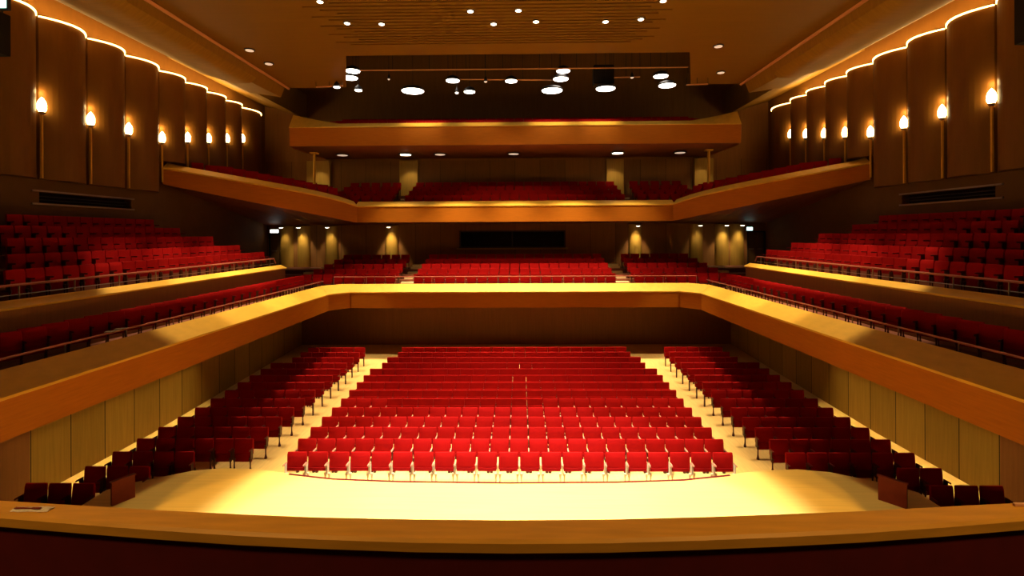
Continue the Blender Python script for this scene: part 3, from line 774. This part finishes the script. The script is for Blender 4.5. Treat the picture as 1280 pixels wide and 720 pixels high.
# pick the three hundred that show largest
for q in SEATS:
    T = Matrix.Translation(q['p']) @ Matrix.Rotation(q['r'], 4, 'Z')
    pr = [proj(T @ Vector(v)) for v in ((-.24, .25, .86), (.24, .25, .86), (-.24, .2, .42), (.24, .2, .42))]
    q['a'] = 0; q['T'] = T; q['pale'] = 'front row, centre' in q['lab']
    if any(v is None for v in pr): continue
    w_ = max(v[0] for v in pr)-min(v[0] for v in pr); h_ = max(v[1] for v in pr)-min(v[1] for v in pr)
    cx_ = sum(v[0] for v in pr)/4; cy_ = sum(v[1] for v in pr)/4
    if -6 < cx_ < 1286 and cy_ < 640: q['a'] = w_*h_*q['vis']
order = sorted([q for q in SEATS if q['a'] > 0 and q['lab'] != 'w'], key=lambda q: -q['a'])[:300]
ids = set(id(q) for q in order)
first = True
for q in SEATS:
    if id(q) not in ids: continue
    if first:
        e = proto; first = False
    else:
        e = proto.copy(); C.objects.link(e)
        for ch in proto_parts:
            c = ch.copy(); c.parent = e; C.objects.link(c)
            if not q['pale'] and ch.data.name in DARKLEG: c.data = DARKLEG[ch.data.name]
            if 'centre' not in q['grp'] and ch.name.startswith('seat'): c.data = DEEP
            if 'centre' not in q['grp'] and ch.data.name in DARKARM: c.data = DARKARM[ch.data.name]
    e.location = q['p']; e.rotation_euler = (0, 0, q['r'])
    tag(e, q['lab'], 'seat', q['grp'])
b = MB()
for q in SEATS:
    if id(q) in ids: continue
    if q['a'] <= 0: continue
    low_seat(b, q['T'])
o = b.build('theatre_seat', None)
tag(o, 'all the remaining small distant red seats of the stalls rear, terraces and balconies', 'seat', 'distant red seats', 'stuff')

# ------------------------------------------------------------------ light
WARM = (1, .80, .46)
for y in (8.6, 11.0):
    spot((0, y, 14.05), (0, y, 0), 12000, 53, .15, (1, 1, .9), .25, 'stage_spot')
for s in (-1, 1):
    spot((s*2.2, 10.5, 14.05), (s*2.6, 10.5, 0), 2600, 48, .06, (1, .82, .42), .1, 'stage_spot')
for s in (-1, 1):
    for y in (10.4, 11.9):
        spot((s*4.6, y, 14.05), (s*4.9, y, 0), 2200, 24, .12, (1, .58, .12), .1, 'stage_side_fill')  # added orange light, no known fitting, warming the stage beyond the pool
for y in (13.0, 14.8, 16.4, 17.8):
    spot((0, y, 14.05), (0, y+.7, 0), 5000, 57, .3, WARM, .3, 'stalls_spot')
for s in (-1, 1):
    for y in (17.6, 20.4, 23.2):
        spot((s*10.9, y, 14.05), (s*10.3, y+.4, 3), 4600, 48, .25, WARM, .2, 'side_spot')
for x in (-6.4, -3.2, 0, 3.2, 6.4):
    spot((x, 26.75, 13.4), (x, 26.85, 6), 9000 if abs(x) < 4 else 5000, 56, .8, WARM, .2, 'front_spot')
spot((0, 21.6, 14.05), (0, 28.6, 6.7), 1500, 62, .8, (1, .7, .3), .3, 'front_spot')
for px, e_ in ((520, 380), (600, 150), (690, 330), (755, 330)):
    p = at(px, 113, 26.6); spot((p.x, 27.1, 14.2), (p.x, 28.4, 12.6), e_, 75, .8, WARM, .2, 'pendant_spot')
# walkway fittings beneath the side balconies
def area(loc_, sx, sy, e, tgt, col=WARM, spread=None):
    L = bpy.data.lights.new('area', 'AREA'); L.shape = 'RECTANGLE'; L.size = sx; L.size_y = sy; L.energy = e; L.color = col
    if spread: L.spread = R(spread)
    o = bpy.data.objects.new('area_light', L); C.objects.link(o); o.location = loc_
    o.rotation_euler = (Vector(tgt)-Vector(loc_)).to_track_quat('-Z', 'Y').to_euler()
    return o
for s in (-1, 1):
    o = area((s*11.32, 15.5, 2.74), .15, 7.4, 50, (s*11.32, 15.5, 0), (1, .74, .30), 52)
    o.rotation_euler = (0, 0, 0)
    for k in range(6):
        y = 11.8+2.1*k
        downlight((s*11.2, y, 2.775), .08, 'dot_glow', f'small downlight under the {side(s)} balcony above the walkway, {nth(6-k)} from the rear', f'downlights under the {side(s)} balcony')
    # cove fitting washing the soffit
    o = area((s*15.75, 21.5, 13.98), .1, 16, 330, (s*15.75, 21.5, 20), (1, .68, .26))
    o.rotation_euler = (pi, s*R(-12), 0)
# soft general fill light, added below the ceiling; no fittings there
area((0, 6, 13.9), 10, 5, 80, (0, 24, 4), (1, .6, .25))
for s in (-1, 1): spot((s*3.2, .5, 9.5), (s*2.6, 2.2, 5.2), 520, 84, .9, (1, .68, .22), .3, 'parapet_fill')  # added unseen lamps that brighten the near parapet

w = bpy.data.worlds.new('world'); sc.world = w; w.use_nodes = True
w.node_tree.nodes['Background'].inputs[0].default_value = (1, .5, .2, 1)
w.node_tree.nodes['Background'].inputs[1].default_value = .006
sc.view_settings.view_transform = 'Standard'; sc.view_settings.look = 'None'
sc.view_settings.exposure = 0; sc.view_settings.gamma = 1
sc.view_settings.use_curve_mapping = False
sc.cycles.use_denoising = True
sc.cycles.max_bounces = 6; sc.cycles.diffuse_bounces = 2
sc.cycles.sample_clamp_indirect = 4
print('SEATS', len(SEATS), 'stuff', len([q for q in SEATS if id(q) not in ids and q['a'] > 0]), 'min area', order[-1]['a'])
